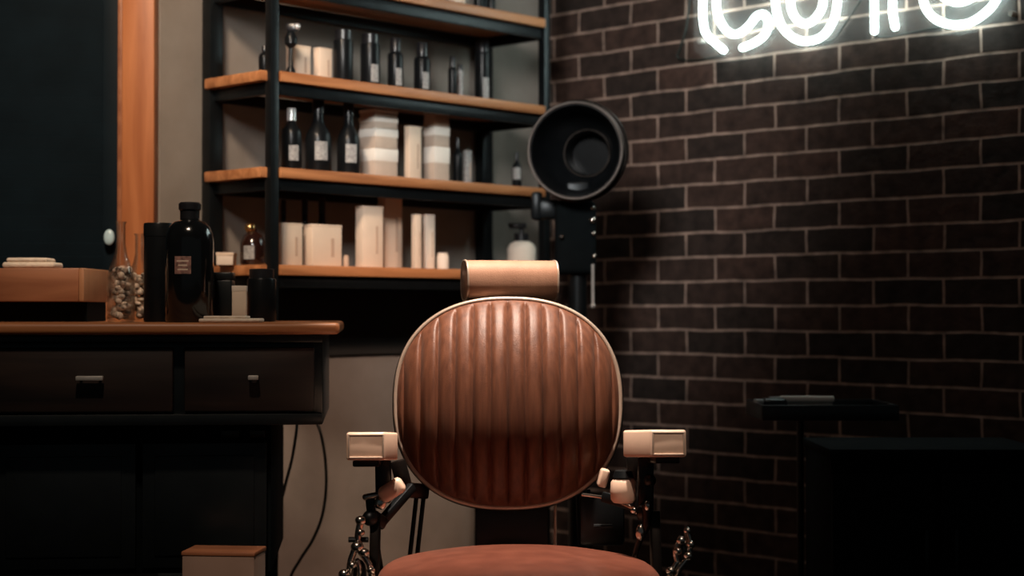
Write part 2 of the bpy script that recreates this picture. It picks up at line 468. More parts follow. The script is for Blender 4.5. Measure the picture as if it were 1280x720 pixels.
# shelf 2 (third from the counter)
for (a, b, y, kind, lb, label) in (
    (416, 441, 37, 'wide', None, 'black canister beside the cream boxes, widest bottle on the second shelf from the top'),
    (450, 475, 42, 'wide', M_label, 'straight black bottle with pale label just right of the widest canister'),
    (484, 504, 47, 'mid', M_label, 'black bottle with white label in the middle of the upper bottle row'),
    (517, 538, 53, 'mid', M_label, 'black bottle with white label standing alone, right end of the upper bottle row'),
    (560, 571, 70, 'mid', None, 'tiny slim black bottle on the second shelf from the top'),
    (593, 613, 50, 'wide', M_label, 'tall black bottle beside the rear right post of the rack'),
):
    yl = -0.2 if a < 590 else -0.15
    P, r, h = on_shelf(a, b, y, 2, yl)
    bottle(P, r, h, kind, label, group=None, lab=lb, toward=math.atan2(-P.y, -P.x)+0.5, labpos=(0.10,0.42), labw=0.42)
P, r, h = on_shelf(571, 579, 80, 2, -0.17)
bottle(P, r, h, 'wide', 'very small grey vial beside the tiny slim bottle, second shelf from the top', 'vial', body=M_label, name='vial')
cbox(357, 388, 57, 2, 'cream carton behind the hand sprayer on the second shelf from the top', yl=-0.17)
cbox(391, 415, 60, 2, 'small cream carton left of the widest black canister on the second shelf from the top', yl=-0.17)
# hand sprayer
P, r, h = on_shelf(357, 369, 27, 2, -0.245)
t = thing('spray_bottle', 'slim black spray bottle with silver nozzle beside the front rack post', 'spray bottle', P)
bm = B(); lathe(bm, [(0,0),(r*1.0,0),(r*1.0,h*0.08),(r*0.5,h*0.16),(r*0.45,h*0.5),(r*1.3,h*0.58),(r*1.35,h*0.7),(r*0.7,h*0.82),(0,h*0.82)], 20); obj('body', bm, M_gloss, t)
bm = B(); box(bm, (0.004,0,h*0.9), (0.030,0.014,0.020), 0.004); bar(bm, (-0.004,0,h*0.86), (-0.014,0,h*0.68), 0.006,0.004,0.001); obj('trigger', bm, M_cap, t)
bm = B(); ball(bm, (0.016,-0.004,h*0.91), 0.008); obj('nozzle', bm, M_silver, t)
P = W(rack_x(330, -0.2), -0.2, SH[2])
bottle(P, 0.014, 0.07, 'round', 'small black bottle left of the front rack post on the second shelf from the top')

# shelf 1
for (a, b, y, kind, cp, label) in (
    (352, 376, 135, 'round', M_silver, 'black bottle with silver cap, nearest the front post on the middle shelf'),
    (382, 413, 120, 'long', M_cap, 'large long necked black bottle in the middle of three on the middle shelf'),
    (422, 449, 124, 'long', M_cap, 'long necked black bottle touching the stack of cream cartons'),
):
    P, r, h = on_shelf(a, b, y, 1, -0.205)
    bottle(P, r*1.08, h, kind, label, cap=cp, lab=M_label, labpos=(0.16,0.40), toward=math.atan2(-P.y,-P.x)+0.25, labw=0.5)
# stack of cream cartons
zz = SH[1]; P0y = W(rack_x(473,-0.18),-0.18).y
ys = [187, 162, 148, 138]
names = ['bottom', 'second lowest', 'second highest', 'topmost']
for i, y in enumerate(ys):
    top = Zof(y, P0y)
    cbox(449, 497, y, 1, 'cream carton, %s of the stack of four on the middle shelf' % names[i], yl=-0.18, ybase=zz, mat=M_kraft, bands=0.42, dep=0.8, group='stacked cream cartons', jit=(0,1.5,-1,1)[i])
    zz = top+0.0006
cbox(505, 527, 158, 1, 'narrow cream carton between the two stacks on the middle shelf', yl=-0.2, dep=0.5)
zz = SH[1]; P0y = W(rack_x(546,-0.18),-0.18).y
for i, y in enumerate((184, 159, 139)):
    top = Zof(y, P0y)
    cbox(529, 562, y, 1, ('cream carton at the foot of the right hand stack of three', 'cream carton in the middle of the right hand stack of three', 'tan carton on top of the right hand stack of three')[i], yl=-0.18, ybase=zz, mat=(M_kraft, M_kraft, M_tan)[i], bands=(0.45,0.45,0)[i], dep=0.8, group='right hand stack of cartons', jit=(0,-2,1)[i])
    zz = top+0.0006
P, r, h = on_shelf(566, 578, 172, 1, -0.16)
bottle(P, r, h, 'round', 'thin dark bottle right of the stack of three cartons')
cbox(579, 590, 188, 1, 'tiny pale box beside the rear right rack post on the middle shelf', yl=-0.16, mat=M_label)
P, r, h = on_shelf(640, 652, 190, 1, -0.14)
bottle(P, r, h, 'round', 'small dark bottle with pale label just left of the hood dryer', lab=M_label, labpos=(0.3,0.6))

# shelf 0 (lowest in view)
cbox(345, 378, 279, 0, 'cream carton next to the front rack post on the lowest visible shelf', yl=-0.21, dep=0.45)
cbox(379, 427, 281, 0, 'broad cream carton right of the one by the front post on the lowest visible shelf', yl=-0.21, dep=0.4)
for (a, b, y, label) in ((349, 360, 250, 'leftmost of the three slim black bottles behind the cream cartons'),
                  (374, 388, 249, 'middle one of the three slim black bottles behind the cream cartons'),
                  (395, 410, 247, 'rightmost of the three slim black bottles behind the cream cartons')):
    P, r, h = on_shelf(a, b, y, 0, -0.11)
    bottle(P, r*1.25, h, 'long', label, group='slim bottles behind the cream cartons')
P, r, h = on_shelf(429, 436, 319, 0, -0.23)
bottle(P, r, h, 'wide', 'tiny tan pot right of the broad cream carton', 'pot', body=M_tan, cap=M_tan, name='pot')
cbox(444, 479, 258, 0, 'tall cream carton in front of the tallest carton on the lowest visible shelf', yl=-0.215, dep=0.45)
cbox(472, 503, 241, 0, 'tallest cream carton on the lowest visible shelf', yl=-0.14, dep=0.45)
cbox(514, 527, 268, 0, 'thin cream carton leaning left of its twin on the lowest visible shelf', yl=-0.23, dep=0.9, mat=M_cream)
cbox(528, 544, 268, 0, 'thin pale carton, right one of the thin pair', yl=-0.2, dep=0.5, mat=M_cream2)
P, r, h = on_shelf(546, 561, 316, 0, -0.23)
bottle(P, r, h, 'wide', 'small white jar at the right of the thin cartons', 'jar', body=M_cream2, cap=M_cream2, name='jar')
P, r, h = on_shelf(634, 670, 292, 0, -0.16)
t = thing('pump_bottle', 'cream pump bottle with black pump above the chair headrest', 'bottle', P)
bm = B(); lathe(bm, [(0,0),(r*0.92,0),(r,0.005),(r,h*0.62),(r*0.8,h*0.74),(r*0.5,h*0.8),(0,h*0.8)], 28); obj('body', bm, M_cream2, t)
bm = B(); lathe(bm, [(0,h*0.8),(r*0.5,h*0.8),(r*0.5,h),(r*0.16,h),(r*0.16,h*1.18),(0,h*1.18)], 20); box(bm, (-0.012,0,h*1.2), (0.052,0.022,0.016), 0.004); obj('pump', bm, M_cap, t)
# left end of the lowest shelf
P = W(rack_x(283, -0.13), -0.13, SH[0])
t = thing('carton', 'small pale carton on the left end of the lowest visible shelf', 'box', P, ANG+rad(45))
hh = Zof(316, P.y)-SH[0]
bm = B(); box(bm, (0,0,max(hh,0.03)/2), (0.058,0.04,max(hh,0.03)), 0.002); obj('body', bm, M_cream2, t)
bm = B(); box(bm, (0,0,max(hh,0.03)-0.004), (0.060,0.042,0.008), 0.001); obj('lid', bm, M_cream, t)
P = W(rack_x(316, -0.19), -0.19, SH[0])
t = thing('decanter', 'dark amber decanter with a gold ball stopper left of the front rack post', 'decanter', P)
h = Zof(272, P.y)-SH[0]
bm = B(); lathe(bm, [(0,0),(0.026,0),(0.03,0.006),(0.03,h*0.45),(0.022,h*0.62),(0.010,h*0.7),(0.010,h*0.78),(0,h*0.78)], 28); obj('body', bm, M_amber, t)
bm = B(); ball(bm, (-0.006,-0.006,h*0.78), 0.013); obj('stopper', bm, M_gold, t)
bm = B(); lathe(bm, [(0.0305,h*0.12),(0.0305,h*0.4)], 10, a0=-2.2, a1=-1.3); obj('label', bm, M_label, t)

# top shelf
cbox(560, 582, -22, 3, 'cream carton on the top shelf near its right end', yl=-0.2)
P, r, h = on_shelf(592, 604, -30, 3, -0.2); bottle(P, r, h, 'mid', 'black bottle on the top shelf right of the cream carton')
P, r, h = on_shelf(609, 619, -25, 3, -0.2); bottle(P, r, h, 'mid', 'thin black bottle at the right end of the top shelf')

# ------------------------------------------------------------------ counter
CY0, CY1 = 3.20, 3.80
CT = Zof(403.5, CY0)
cr_ = U(424)*CY0
ctr = thing('vanity_counter', 'dark drawer counter with an orange pine top and lower cabinet', 'counter', (cr_, CY0, 0), rad(5.0))
def LC(x, y, z=0): return (x-cr_, y-CY0, z)
xl = -1.9
bm = B(); box(bm, LC((xl+cr_)/2, (CY0+CY1)/2, CT-0.0115), (cr_-xl, CY1-CY0, 0.023), 0.008, 3); obj('worktop', bm, M_counter, ctr)
dr = U(405)*(CY0+0.03); ztop = CT-0.0235; zbot = Zof(531, CY0+0.03)
bm = B(); box(bm, LC((xl+0.02+dr)/2, (CY0+0.045+CY1-0.01)/2, (ztop+zbot)/2), (dr-xl-0.02, CY1-CY0-0.055, ztop-zbot), 0.002)
box(bm, LC((xl+0.02+dr)/2, CY0+0.037, (ztop+Zof(428,CY0))/2), (dr-xl-0.02, 0.02, ztop-Zof(428,CY0)), 0.002)
box(bm, LC((xl+0.02+dr)/2, CY0+0.037, zbot+0.012), (dr-xl-0.02, 0.02, 0.022), 0.002)
obj('drawer_case', bm, M_blackp, ctr)
DY = CY0+0.036
for a, b, hx, hw in ((8, 222, 123, 0.052), (236, 395, 321, 0.020), (-215, -5, -105, 0.052)):
    xa, xb = U(a)*DY, U(b)*DY; za, zb_ = Zof(513, DY), Zof(434, DY)
    bm = B(); box(bm, LC((xa+xb)/2, DY, (za+zb_)/2), (xb-xa, 0.024, zb_-za), 0.003)
    d = obj('drawer', bm, M_drawer, ctr)
    bm = B(); zc = Zof(471, DY); xh = U(hx)*DY
    c = LC(xh, DY-0.027, zc)
    box(bm, c, (hw, 0.014, 0.009), 0.002)
    for s in (-0.35, 0.35): box(bm, (c[0]+s*hw, c[1]+0.010, c[2]), (0.005, 0.012, 0.006), 0.001)
    obj('handle', bm, M_steel, d)
# lower cabinet
lr = U(346)*(CY0+0.1); lz = Zof(713, CY0+0.1)
bm = B(); box(bm, LC((xl+0.05+lr)/2, (CY0+0.10+CY1-0.03)/2, (zbot+lz)/2), (lr-xl-0.05, CY1-CY0-0.13, zbot-lz), 0.003); obj('lower_cabinet', bm, M_matte, ctr)
for a, b in ((6, 180), (188, 340), (-180, -2)):
    Y = CY0+0.093
    xa, xb = U(a)*Y, U(b)*Y; za, zb_ = Zof(706, Y), Zof(552, Y)
    bm = B()
    box(bm, LC((xa+xb)/2, Y, (za+zb_)/2), (xb-xa, 0.014, zb_-za), 0.002)
    box(bm, LC((xa+xb)/2, Y-0.008, (za+zb_)/2), ((xb-xa)*0.8, 0.004, (zb_-za)*0.8), 0.0015)
    obj('cabinet_door', bm, M_blackp, ctr)
for a, b in ((284, 306), (319, 338)):
    Y = CY0+0.094
    bm = B(); box(bm, LC((U(a)+U(b))/2*Y, Y, Zof(541, Y)), ((b-a)/F*Y, 0.012, 0.014), 0.001); obj('hinge_plate', bm, M_darkmetal, ctr)
for x in (xl+0.12, lr-0.06):
    for y in (CY0+0.16, CY1-0.08):
        bm = B(); bar(bm, LC(x, y, lz+0.002), LC(x, y, 0.0), 0.03, 0.03); obj('leg', bm, M_black, ctr)

# tan box standing on the floor
P = at(274, 690, 3.05)
t = thing('tall_bin', 'tan square bin with a thin brown lid standing in front of the dark counter cabinet', 'bin', (P.x, P.y+0.06, 0), rad(-6))
hb = Zof(690, 3.06)
w_ = 0.138
bm = B(); box(bm, (0,0,(hb-0.008)/2), (w_, w_*0.6, hb-0.008), 0.002); obj('body', bm, M_bin, t)
bm = B(); box(bm, (0,0,hb-0.004), (w_+0.003, w_*0.6+0.003, 0.008), 0.002); obj('lid', bm, M_boxwood, t)

# cables
def cable(pts, label):
    P = [at(x, y, Y) for x, y, Y in pts]
    bm = B(); tube(bm, smooth_path(P, 8), 0.0036, 8)
    return tag(obj('cable', bm, M_rubber), label, 'cable')
cable([(372,527,3.86),(370,545,3.84),(365,575,3.84),(356,610,3.84),(350,640,3.86),(347,690,3.88),(345,760,3.88),(342,880,3.84),(330,925,3.80)], 'black cable hanging close beside the lower cabinet edge')
cable([(396,527,3.86),(402,545,3.86),(407,575,3.88),(408,610,3.88),(403,645,3.88),(391,675,3.88),(375,700,3.88),(362,728,3.9),(352,800,3.9),(350,890,3.88),(352,924,3.86)], 'black cable bowing out furthest to the right below the counter')

# things on the counter
P = Vector((U(52)*3.55, 3.555, CT))
xa = U(-120)*3.45; xb = U(105.5)*3.45
t = thing('wooden_crate', 'long low brown wooden box on a dark plinth at the left of the counter', 'box', ((xa+xb)/2, 3.555, CT))
zA, zB = Zof(377, 3.45), Zof(335, 3.45)
bm = B(); box(bm, (-0.006, 0, (zA+zB)/2-CT), (xb-xa-0.012, 0.21, zB-zA), 0.003); obj('body', bm, M_boxwood, t)
bm = B(); box(bm, ((xb-xa)/2-0.006, 0, (zA+zB)/2-CT), (0.012, 0.214, zB-zA), 0.003); obj('lit_end', bm, M_lit_end, t)  # lit end face of the box, its light put into paler wood
bm = B(); box(bm, (0.0, 0.01, (zA-CT)/2), (xb-xa-0.006, 0.16, zA-CT-0.0005)); obj('plinth', bm, M_matte, t)
# towel on it
TX = U(41)*3.52
t = thing('folded_towel', 'small folded cream towel lying on the wooden box', 'towel', (TX, 3.52, zB+0.0005))
bm = B(); box(bm, (0,0,0.0065), (0.112,0.075,0.013), 0.006, 3); obj('lower_fold', bm, M_linen, t)
bm = B(); box(bm, (-0.004,0,0.0175), (0.088,0.068,0.010), 0.005, 3); obj('upper_fold', bm, M_linen, t)

def glass_vase(px, w, ytop, Y, label):
    P = Vector((U(px)*Y, Y, CT)); h = Zof(ytop, Y)-CT; r = w/2/F*Y
    t = thing('glass_bottle', label, 'bottle', P, 0)
    out = [(0,0),(r*0.9,0),(r,0.006),(r*1.0,h*0.38),(r*0.9,h*0.5),(r*0.45,h*0.68),(r*0.33,h*0.78),(r*0.33,h*0.97),(r*0.42,h)]
    inn = [(a-0.002, b) for a, b in reversed(out[1:])]
    inn = [(r*0.42-0.002, h)] + [(max(a,0.001), max(b,0.004)) for a, b in inn[1:]] + [(0,0.004)]
    bm = B(); lathe(bm, out+inn, 28); obj('glass_body', bm, M_glass, t)
    bm = B(); rr = r-0.004
    random.seed(int(px))
    for k in range(90):
        a = random.random()*2*PI; q = math.sqrt(random.random())*(rr-0.008); z = 0.012+random.random()*h*0.48
        ball(bm, (q*math.cos(a), q*math.sin(a), z), 0.0075, (1, 0.8, 0.6+random.random()*0.5))
    f = obj('petal_filling', bm, M_petal, t); f['kind'] = 'stuff'
    return t
glass_vase(151, 35, 277, 3.36, 'clear glass bottle of dried petals, left one beside the wooden box')
glass_vase(174, 33, 292, 3.46, 'clear glass bottle of dried petals touching the tall black canister')
# tall black canister and big bottle
P = Vector((U(199)*3.44, 3.44, CT)); h = Zof(279, 3.44)-CT; r = 19/F*3.44
t = thing('canister', 'tall straight black canister behind the big black bottle', 'canister', P)
bm = B(); lathe(bm, [(0,0),(r*0.97,0),(r,0.004),(r,h*0.86),(0,h*0.86)], 36); obj('body', bm, M_gloss, t)
bm = B(); lathe(bm, [(0,h*0.862),(r*1.02,h*0.862),(r*1.02,h*0.985),(r*0.98,h),(0,h)], 36); obj('lid', bm, M_gloss, t)
Y = 3.33
P = Vector((U(237)*Y, Y, CT)); h = Zof(253, Y)-CT; r = 30/F*Y
t = thing('big_bottle', 'big glossy black bottle with round shoulders and stubby cap on the counter', 'bottle', P)
bm = B(); lathe(bm, [(0,0),(r*0.94,0),(r,0.006),(r,h*0.66),(r*0.97,h*0.73),(r*0.86,h*0.79),(r*0.66,h*0.835),(r*0.42,h*0.85),(r*0.36,h*0.87),(0,h*0.87)], 44); obj('body', bm, M_shine, t)
bm = B(); lathe(bm, [(0,h*0.86),(r*0.40,h*0.86),(r*0.40,h*0.93),(r*0.46,h*0.94),(r*0.46,h*0.985),(r*0.40,h),(0,h)], 28); obj('cap', bm, M_cap, t)
bm = B(); lathe(bm, [(r*1.006,h*0.40),(r*1.006,h*0.545)], 14, a0=-PI/2-0.45, a1=-PI/2+0.25); lb = obj('label', bm, M_labelr, t)
bm = B()
for k, (w1, z1) in enumerate(((0.5,0.50),(0.38,0.465),(0.44,0.43))):
    lathe(bm, [(r*1.010,h*z1),(r*1.010,h*(z1+0.012))], 8, a0=-PI/2-0.1-w1/2, a1=-PI/2-0.1+w1/2)
obj('print_line', bm, M_cream, lb)
# right part of the counter
def crate(px0, px1, y0, Y, d, mat, name, label, cat, lid=None, rot=0):
    w = (px1-px0)/F*Y; h = Zof(y0, Y)-CT
    t = thing(name, label, cat, (U((px0+px1)/2)*Y, Y+d/2, CT), rad(rot))
    bm = B(); box(bm, (0,0,h*0.42), (w,d,h*0.84), 0.003); obj('body', bm, mat, t)
    bm = B(); box(bm, (0,0,h*0.92), (w*1.03,d*1.03,h*0.155), 0.003); obj('lid', bm, lid or mat, t)
    return t
crate(266, 289, 340, 3.42, 0.05, M_blackp, 'black_box', 'black box between the big bottle and the small tan carton', 'box')
P, r_ = Vector((U(327)*3.52, 3.52, CT)), 18/F*3.52
h = Zof(336, 3.52)-CT
bottle(P, r_, h, 'wide', 'squat black canister on the counter in front of the rack post', 'canister', name='canister')
w = 76/F*3.24
t = thing('folded_cloth', 'flat folded cream cloth at the front of the counter', 'cloth', (U(290)*3.27, 3.27, CT+0.0003), rad(3))
bm = B(); box(bm, (0,0,0.004), (w,0.09,0.008), 0.0035, 3); obj('lower_fold', bm, M_linen, t)
bm = B(); box(bm, (-0.01,0.004,0.0105), (w*0.7,0.078,0.005), 0.0024, 3); obj('upper_fold', bm, M_linen, t)
hh = Zof(357, 3.33)-CT
t = thing('slim_carton', 'slim upright tan carton standing behind the folded cloth', 'box', (U(299.5)*3.345, 3.345, CT), rad(4))
bm = B(); box(bm, (0,0,hh/2), (0.029,0.022,hh), 0.0015); obj('body', bm, M_cream, t)
bm = B(); box(bm, (0,0,hh-0.006), (0.030,0.023,0.012), 0.001); obj('lid', bm, M_cream2, t)

# ------------------------------------------------------------------ hood dryer
DYY = 4.1
dc = at(719, 188, DYY)
dry = thing('hood_dryer', 'black salon hood dryer on a stand behind the chair', 'hair dryer', (U(722)*DYY+0.03, DYY+0.17, 0))
def LD(v): return Vector(v) - Vector((U(722)*DYY+0.03, DYY+0.17, 0))
# hood axis: z of the lathe points out of the opening, towards camera and a bit left
ax = Vector((-0.30, -1.0, -0.04)).normalized()
MH = Matrix.Translation(LD(dc)) @ ax.to_track_quat('Z', 'Y').to_matrix().to_4x4()
R = 0.122
bm = B()
lathe(bm, [(0,-0.21),(0.045,-0.21),(0.06,-0.20),(0.075,-0.16),(R*0.93,-0.09),(R*1.0,-0.03),(R*1.0,0.0),(R*0.93,0.0),(R*0.90,-0.03),(R*0.80,-0.08),(0.062,-0.125),(0.055,-0.13),(0.052,-0.18),(0,-0.18)], 56, MH)
obj('hood', bm, M_gloss, dry)
bm = B()
tube(bm, [MH @ Vector((R*0.985*math.cos(a), R*0.985*math.sin(a), 0.002)) for a in [2*PI*i/64 for i in range(64)]], 0.0038, 8, closed=True)
obj('rim_ring', bm, M_hoodrim, dry)
bm = B()
tube(bm, [MH @ Vector((0.060*math.cos(a), 0.060*math.sin(a), -0.122)) for a in [2*PI*i/48 for i in range(48)]], 0.0035, 8, closed=True)
obj('inner_ring', bm, M_darkmetal, dry)
bm = B()
tube(bm, [MH @ Vector((R*1.02*math.cos(a), R*1.02*math.sin(a), -0.03)) for a in [2*PI*i/64 for i in range(64)]], 0.006, 8, closed=True)
obj('outer_band', bm, M_darkmetal, dry)
px_, py_ = dc.x+0.035, DYY+0.17
neck = LD((px_, py_, 0))
bm = B()
box(bm, LD((U(719)*4.22, 4.22, Zof(297, 4.22))), (0.105, 0.10, 0.19), 0.018, 3)
obj('control_box', bm, M_matte, dry)
bm = B()
box(bm, LD((U(722)*4.22, 4.22, Zof(248, 4.22))), (0.07, 0.07, 0.09), 0.012, 3)
bar(bm, LD((U(672)*4.24, 4.24, Zof(262,4.24))), LD((U(700)*4.24, 4.24, Zof(262,4.24))), 0.05, 0.05, 0.01)
bar(bm, LD((U(671)*4.24, 4.235, Zof(240,4.24))), LD((U(671)*4.24, 4.235, Zof(276,4.24))), 0.03, 0.04, 0.01)
obj('hood_bracket', bm, M_black, dry)
for (x, y, r0) in ((741,260,0.006),(741,275,0.009),(742,292,0.006),(743,320,0.006)):
    bm = B(); ball(bm, LD((U(x)*4.16, 4.16, Zof(y,4.16))), r0); tube(bm, [LD((U(x)*4.16, 4.16, Zof(y,4.16))), LD((U(x)*4.16-0.004, 4.19, Zof(y,4.16)))], r0*0.5)
    obj('knob', bm, M_chrome, dry)
bm = B(); ball(bm, LD((U(702)*4.155, 4.165, Zof(296,4.16))), 0.007, (1,0.5,1)); obj('knob', bm, M_darkmetal, dry)
bm = B()
bx = U(722)*4.22
tube(bm, [LD((bx,4.22,Zof(340,4.22))), LD((bx,4.22,0.10))], 0.024, 20)
lathe(bm, [(0,0),(0.038,0),(0.044,0.01),(0.044,0.07),(0.036,0.09),(0.024,0.1),(0,0.1)], 24, Matrix.Translation(LD((bx,4.22,0.70))))
obj('stand_pole', bm, M_black, dry)
bm = B()
tube(bm, [LD((U(741)*4.17,4.17,Zof(330,4.17))), LD((U(741)*4.17,4.17,Zof(382,4.17)))], 0.0042, 8)
ball(bm, LD((U(741)*4.17,4.17,Zof(382,4.17))), 0.007)
obj('height_rod', bm, M_steel, dry)
for k in range(5):
    a = 2*PI*k/5+0.3
    bm = B()
    c0 = LD((bx,4.22,0.10)); c1 = c0+Vector((0.27*math.cos(a), 0.27*math.sin(a), -0.045))
    tube(bm, [c0, c1], [0.018,0.011], 10)
    leg = obj('base_leg', bm, M_black, dry)
    bm = B(); lathe(bm, [(0,-0.012),(0.024,-0.012),(0.026,0),(0.024,0.012),(0,0.012)], 18, Matrix.Translation((c1.x, c1.y, c0.z-0.10+0.0265)) @ rotM('X', 90))
    tube(bm, [(c1.x,c1.y,c1.z),(c1.x,c1.y,c0.z-0.0735)], 0.006, 8)
    obj('caster', bm, M_cap, leg)

# ------------------------------------------------------------------ barber chair
CH = Vector((0.006, 3.02, 0)); CR = rad(2.0)
chair = thing('barber_chair', 'brown leather barber chair with round channelled backrest and cream arm pads', 'barber chair', CH, CR)
Minv = (Matrix.Translation(CH) @ Matrix.Rotation(CR, 4, 'Z')).inverted()
def L3(v): return Minv @ Vector(v)
# --- backrest
BYc = 3.27; bc = at(635, 503, BYc)
a_, b_ = 0.222, 0.2055; pe = 2.35
REC = -6                                  # reclined: the top leans away from the camera
MB = Matrix.Translation(L3(bc)) @ rotM('X', REC) @ rotM('Z', -1.5)
def sup(th, a=a_, b=b_, p=pe):
    c, s = math.cos(th), math.sin(th)
    return a*math.copysign(abs(c)**(2/p), c), b*math.copysign(abs(s)**(2/p), s)
pitch = 0.0345
def cushion(front, yb):
    bm = B(); nx, nz = 390, 60
    grid = []
    for i in range(nx+1):
        t = -1+2*i/nx; x = a_*math.sin(t*PI/2)*0.9995
        zm = b_*max(0.0, 1-abs(x/a_)**pe)**(1/pe)
        col = []
        for j in range(nz+1):
            z = zm*math.sin((-1+2*j/nz)*PI/2)
            if front:
                rr = min(1.0, abs(x/a_)**pe+abs(z/b_)**pe)
                dome = 0.082*(1-rr)**0.88 + 0.010*(1-rr)**0.35
                ph = (x/pitch) % 1.0
                rib = -0.0125*abs(2*ph-1)**3.6*min(1, (1-rr)*5)
                y = -dome - rib
                y = min(y, 0)
            else: y = 0.028*(1-min(1.0, abs(x/a_)**pe+abs(z/b_)**pe))**0.4
            col.append(bm.verts.new((x, y+yb, z)))
        grid.append(col)
    for i in range(nx):
        for j in range(nz):
            try: bm.faces.new((grid[i][j], grid[i+1][j], grid[i+1][j+1], grid[i][j+1]))
            except ValueError: pass
    bmesh.ops.remove_doubles(bm, verts=bm.verts, dist=1e-5)
    bmesh.ops.transform(bm, matrix=MB, verts=bm.verts)
    return bm
obj('backrest', cushion(True, 0.0), M_leather, chair)
obj('back_shell', cushion(False, 0.012), M_darkmetal, chair)
rimp = [MB @ Vector((sup(2*PI*i/120, a_+0.002, b_+0.002)[0], 0.0, sup(2*PI*i/120, a_+0.002, b_+0.002)[1])) for i in range(120)]
bm = B(); tube(bm, rimp, 0.0048, 10, closed=True); obj('backrest_trim', bm, M_rim, chair)
rimp2 = [MB @ Vector((sup(2*PI*i/120)[0], 0.010, sup(2*PI*i/120)[1])) for i in range(120)]
bm = B(); tube(bm, rimp2, 0.009, 10, closed=True); obj('back_frame', bm, M_darkmetal, chair)
# --- headrest roll
hc = at(637, 351, 3.345)
MHd = Matrix.Translation(L3(hc)) @ rotM('Z', 9.0)
def roll(hw, hy, hz, bev, seg=5, dome=0.0):
    bm = B(); box(bm, (0,0,0), (hw*2, hy*2, hz*2), bev, seg)
    return bm
bm = B()
prof = []
n = 40
for i in range(n):
    th = 2*PI*i/n; c, s = math.cos(th), math.sin(th); q = 2.6
    prof.append((0.044*math.copysign(abs(c)**(2/q), c), 0.0415*math.copysign(abs(s)**(2/q), s)))
xs = [-0.094,-0.0935,-0.092,-0.088,-0.05,0,0.05,0.088,0.092,0.0935,0.094]
sc = [0.0,0.90,0.97,1,1,1,1,1,0.97,0.90,0.0]
rings = []
for x, k in zip(xs, sc):
    if k == 0: rings.append([bm.verts.new((x,0,0))])
    else: rings.append([bm.verts.new((x, py*k, pz*k)) for py, pz in prof])
for A, Q in zip(rings, rings[1:]):
    for i in range(n):
        j = (i+1) % n
        if len(A) == 1: bm.faces.new((A[0], Q[i], Q[j]))
        elif len(Q) == 1: bm.faces.new((A[i], A[j], Q[0]))
        else: bm.faces.new((A[i], A[j], Q[j], Q[i]))
bmesh.ops.transform(bm, matrix=MHd, verts=bm.verts)
head = obj('headrest', bm, M_leather_head, chair)
for s in (-1, 1):
    bm = B(); tube(bm, [MHd @ Vector((s*0.0925, py*0.985, pz*0.985)) for py, pz in prof], 0.0022, 8, closed=True)
    obj('piping', bm, M_rim, head)
bm = B()
hl = L3(hc)
tube(bm, smooth_path([hl+Vector((0,0.02,-0.02)), hl+Vector((0,0.045,-0.06)), hl+Vector((0,0.045,-0.12)), hl+Vector((0,0.03,-0.2))], 6), 0.009, 10)
obj('headrest_stem', bm, M_chrome, chair)
# --- seat
sz = Zof(690, 3.12)+0.031
seat_c = L3((0.012, 2.93, 0)); sa, sb, sp_ = 0.254, 0.29, 2.3
def seatmesh():
    bm = B(); nr, na = 26, 96
    rings = []
    for i in range(nr+1):
        t = i/nr
        ring = []
        for k in range(na):
            x, y = sup(2*PI*k/na, sa, sb, sp_)
            if t < 0.8: f = t/0.8*0.90; z = 0.036*(1-(f)**2.0) 
            else:
                g = (t-0.8)/0.2*PI/2
                f = 0.90+0.10*math.sin(g); z = 0.036*(1-0.81)-0.03*(1-math.cos(g))-0.0
            ring.append(bm.verts.new((seat_c.x+x*f, seat_c.y+y*f, sz-0.036+z)))
        rings.append(ring)
    # underside
    ring = [bm.verts.new((seat_c.x+sup(2*PI*k/na, sa, sb, sp_)[0]*0.99, seat_c.y+sup(2*PI*k/na, sa, sb, sp_)[1]*0.99, sz-0.115)) for k in range(na)]
    rings.append(ring)
    for A, Q in zip(rings, rings[1:]):
        for k in range(na):
            bm.faces.new((A[k], A[(k+1)%na], Q[(k+1)%na], Q[k]))
    bm.faces.new(rings[-1])
    bmesh.ops.remove_doubles(bm, verts=bm.verts, dist=1e-6)
    return bm
seat = obj('seat', seatmesh(), M_leather_seat, chair)
bm = B(); tube(bm, [(seat_c.x+sup(2*PI*k/96, sa+0.003, sb+0.003, sp_)[0], seat_c.y+sup(2*PI*k/96, sa+0.003, sb+0.003, sp_)[1], sz-0.060) for k in range(96)], 0.0045, 8, closed=True)
obj('piping', bm, M_rim, seat)
bm = B(); tube(bm, [(seat_c.x+sup(2*PI*k/96, sa+0.003, sb+0.003, sp_)[0], seat_c.y+sup(2*PI*k/96, sa+0.003, sb+0.003, sp_)[1], sz-0.118) for k in range(96)], 0.008, 8, closed=True)
obj('seat_band', bm, M_chrome, chair)
bm = B(); box(bm, (seat_c.x, seat_c.y, sz-0.15), (0.34,0.36,0.06), 0.02, 3); obj('seat_base', bm, M_darkmetal, chair)
bm = B(); lathe(bm, [(0,0.02),(0.27,0.02),(0.30,0.0),(0.305,0.012),(0.29,0.035),(0.15,0.065),(0.08,0.09),(0.06,0.12),(0.055,sz-0.18),(0,sz-0.18)], 48, Matrix.Translation((seat_c.x, seat_c.y, 0)))
obj('pedestal', bm, M_chrome, chair)
bm = B()
for s in (-1, 1): bar(bm, (seat_c.x+s*0.12, seat_c.y-0.16, sz-0.16), (seat_c.x+s*0.12, seat_c.y-0.47, 0.20), 0.02, 0.03)
obj('footrest_arm', bm, M_chrome, chair)
bm = B(); box(bm, (seat_c.x, seat_c.y-0.50, 0.19), (0.34,0.14,0.022), 0.006, 2, rotM('X', 18)); obj('footrest', bm, M_darkmetal, chair)
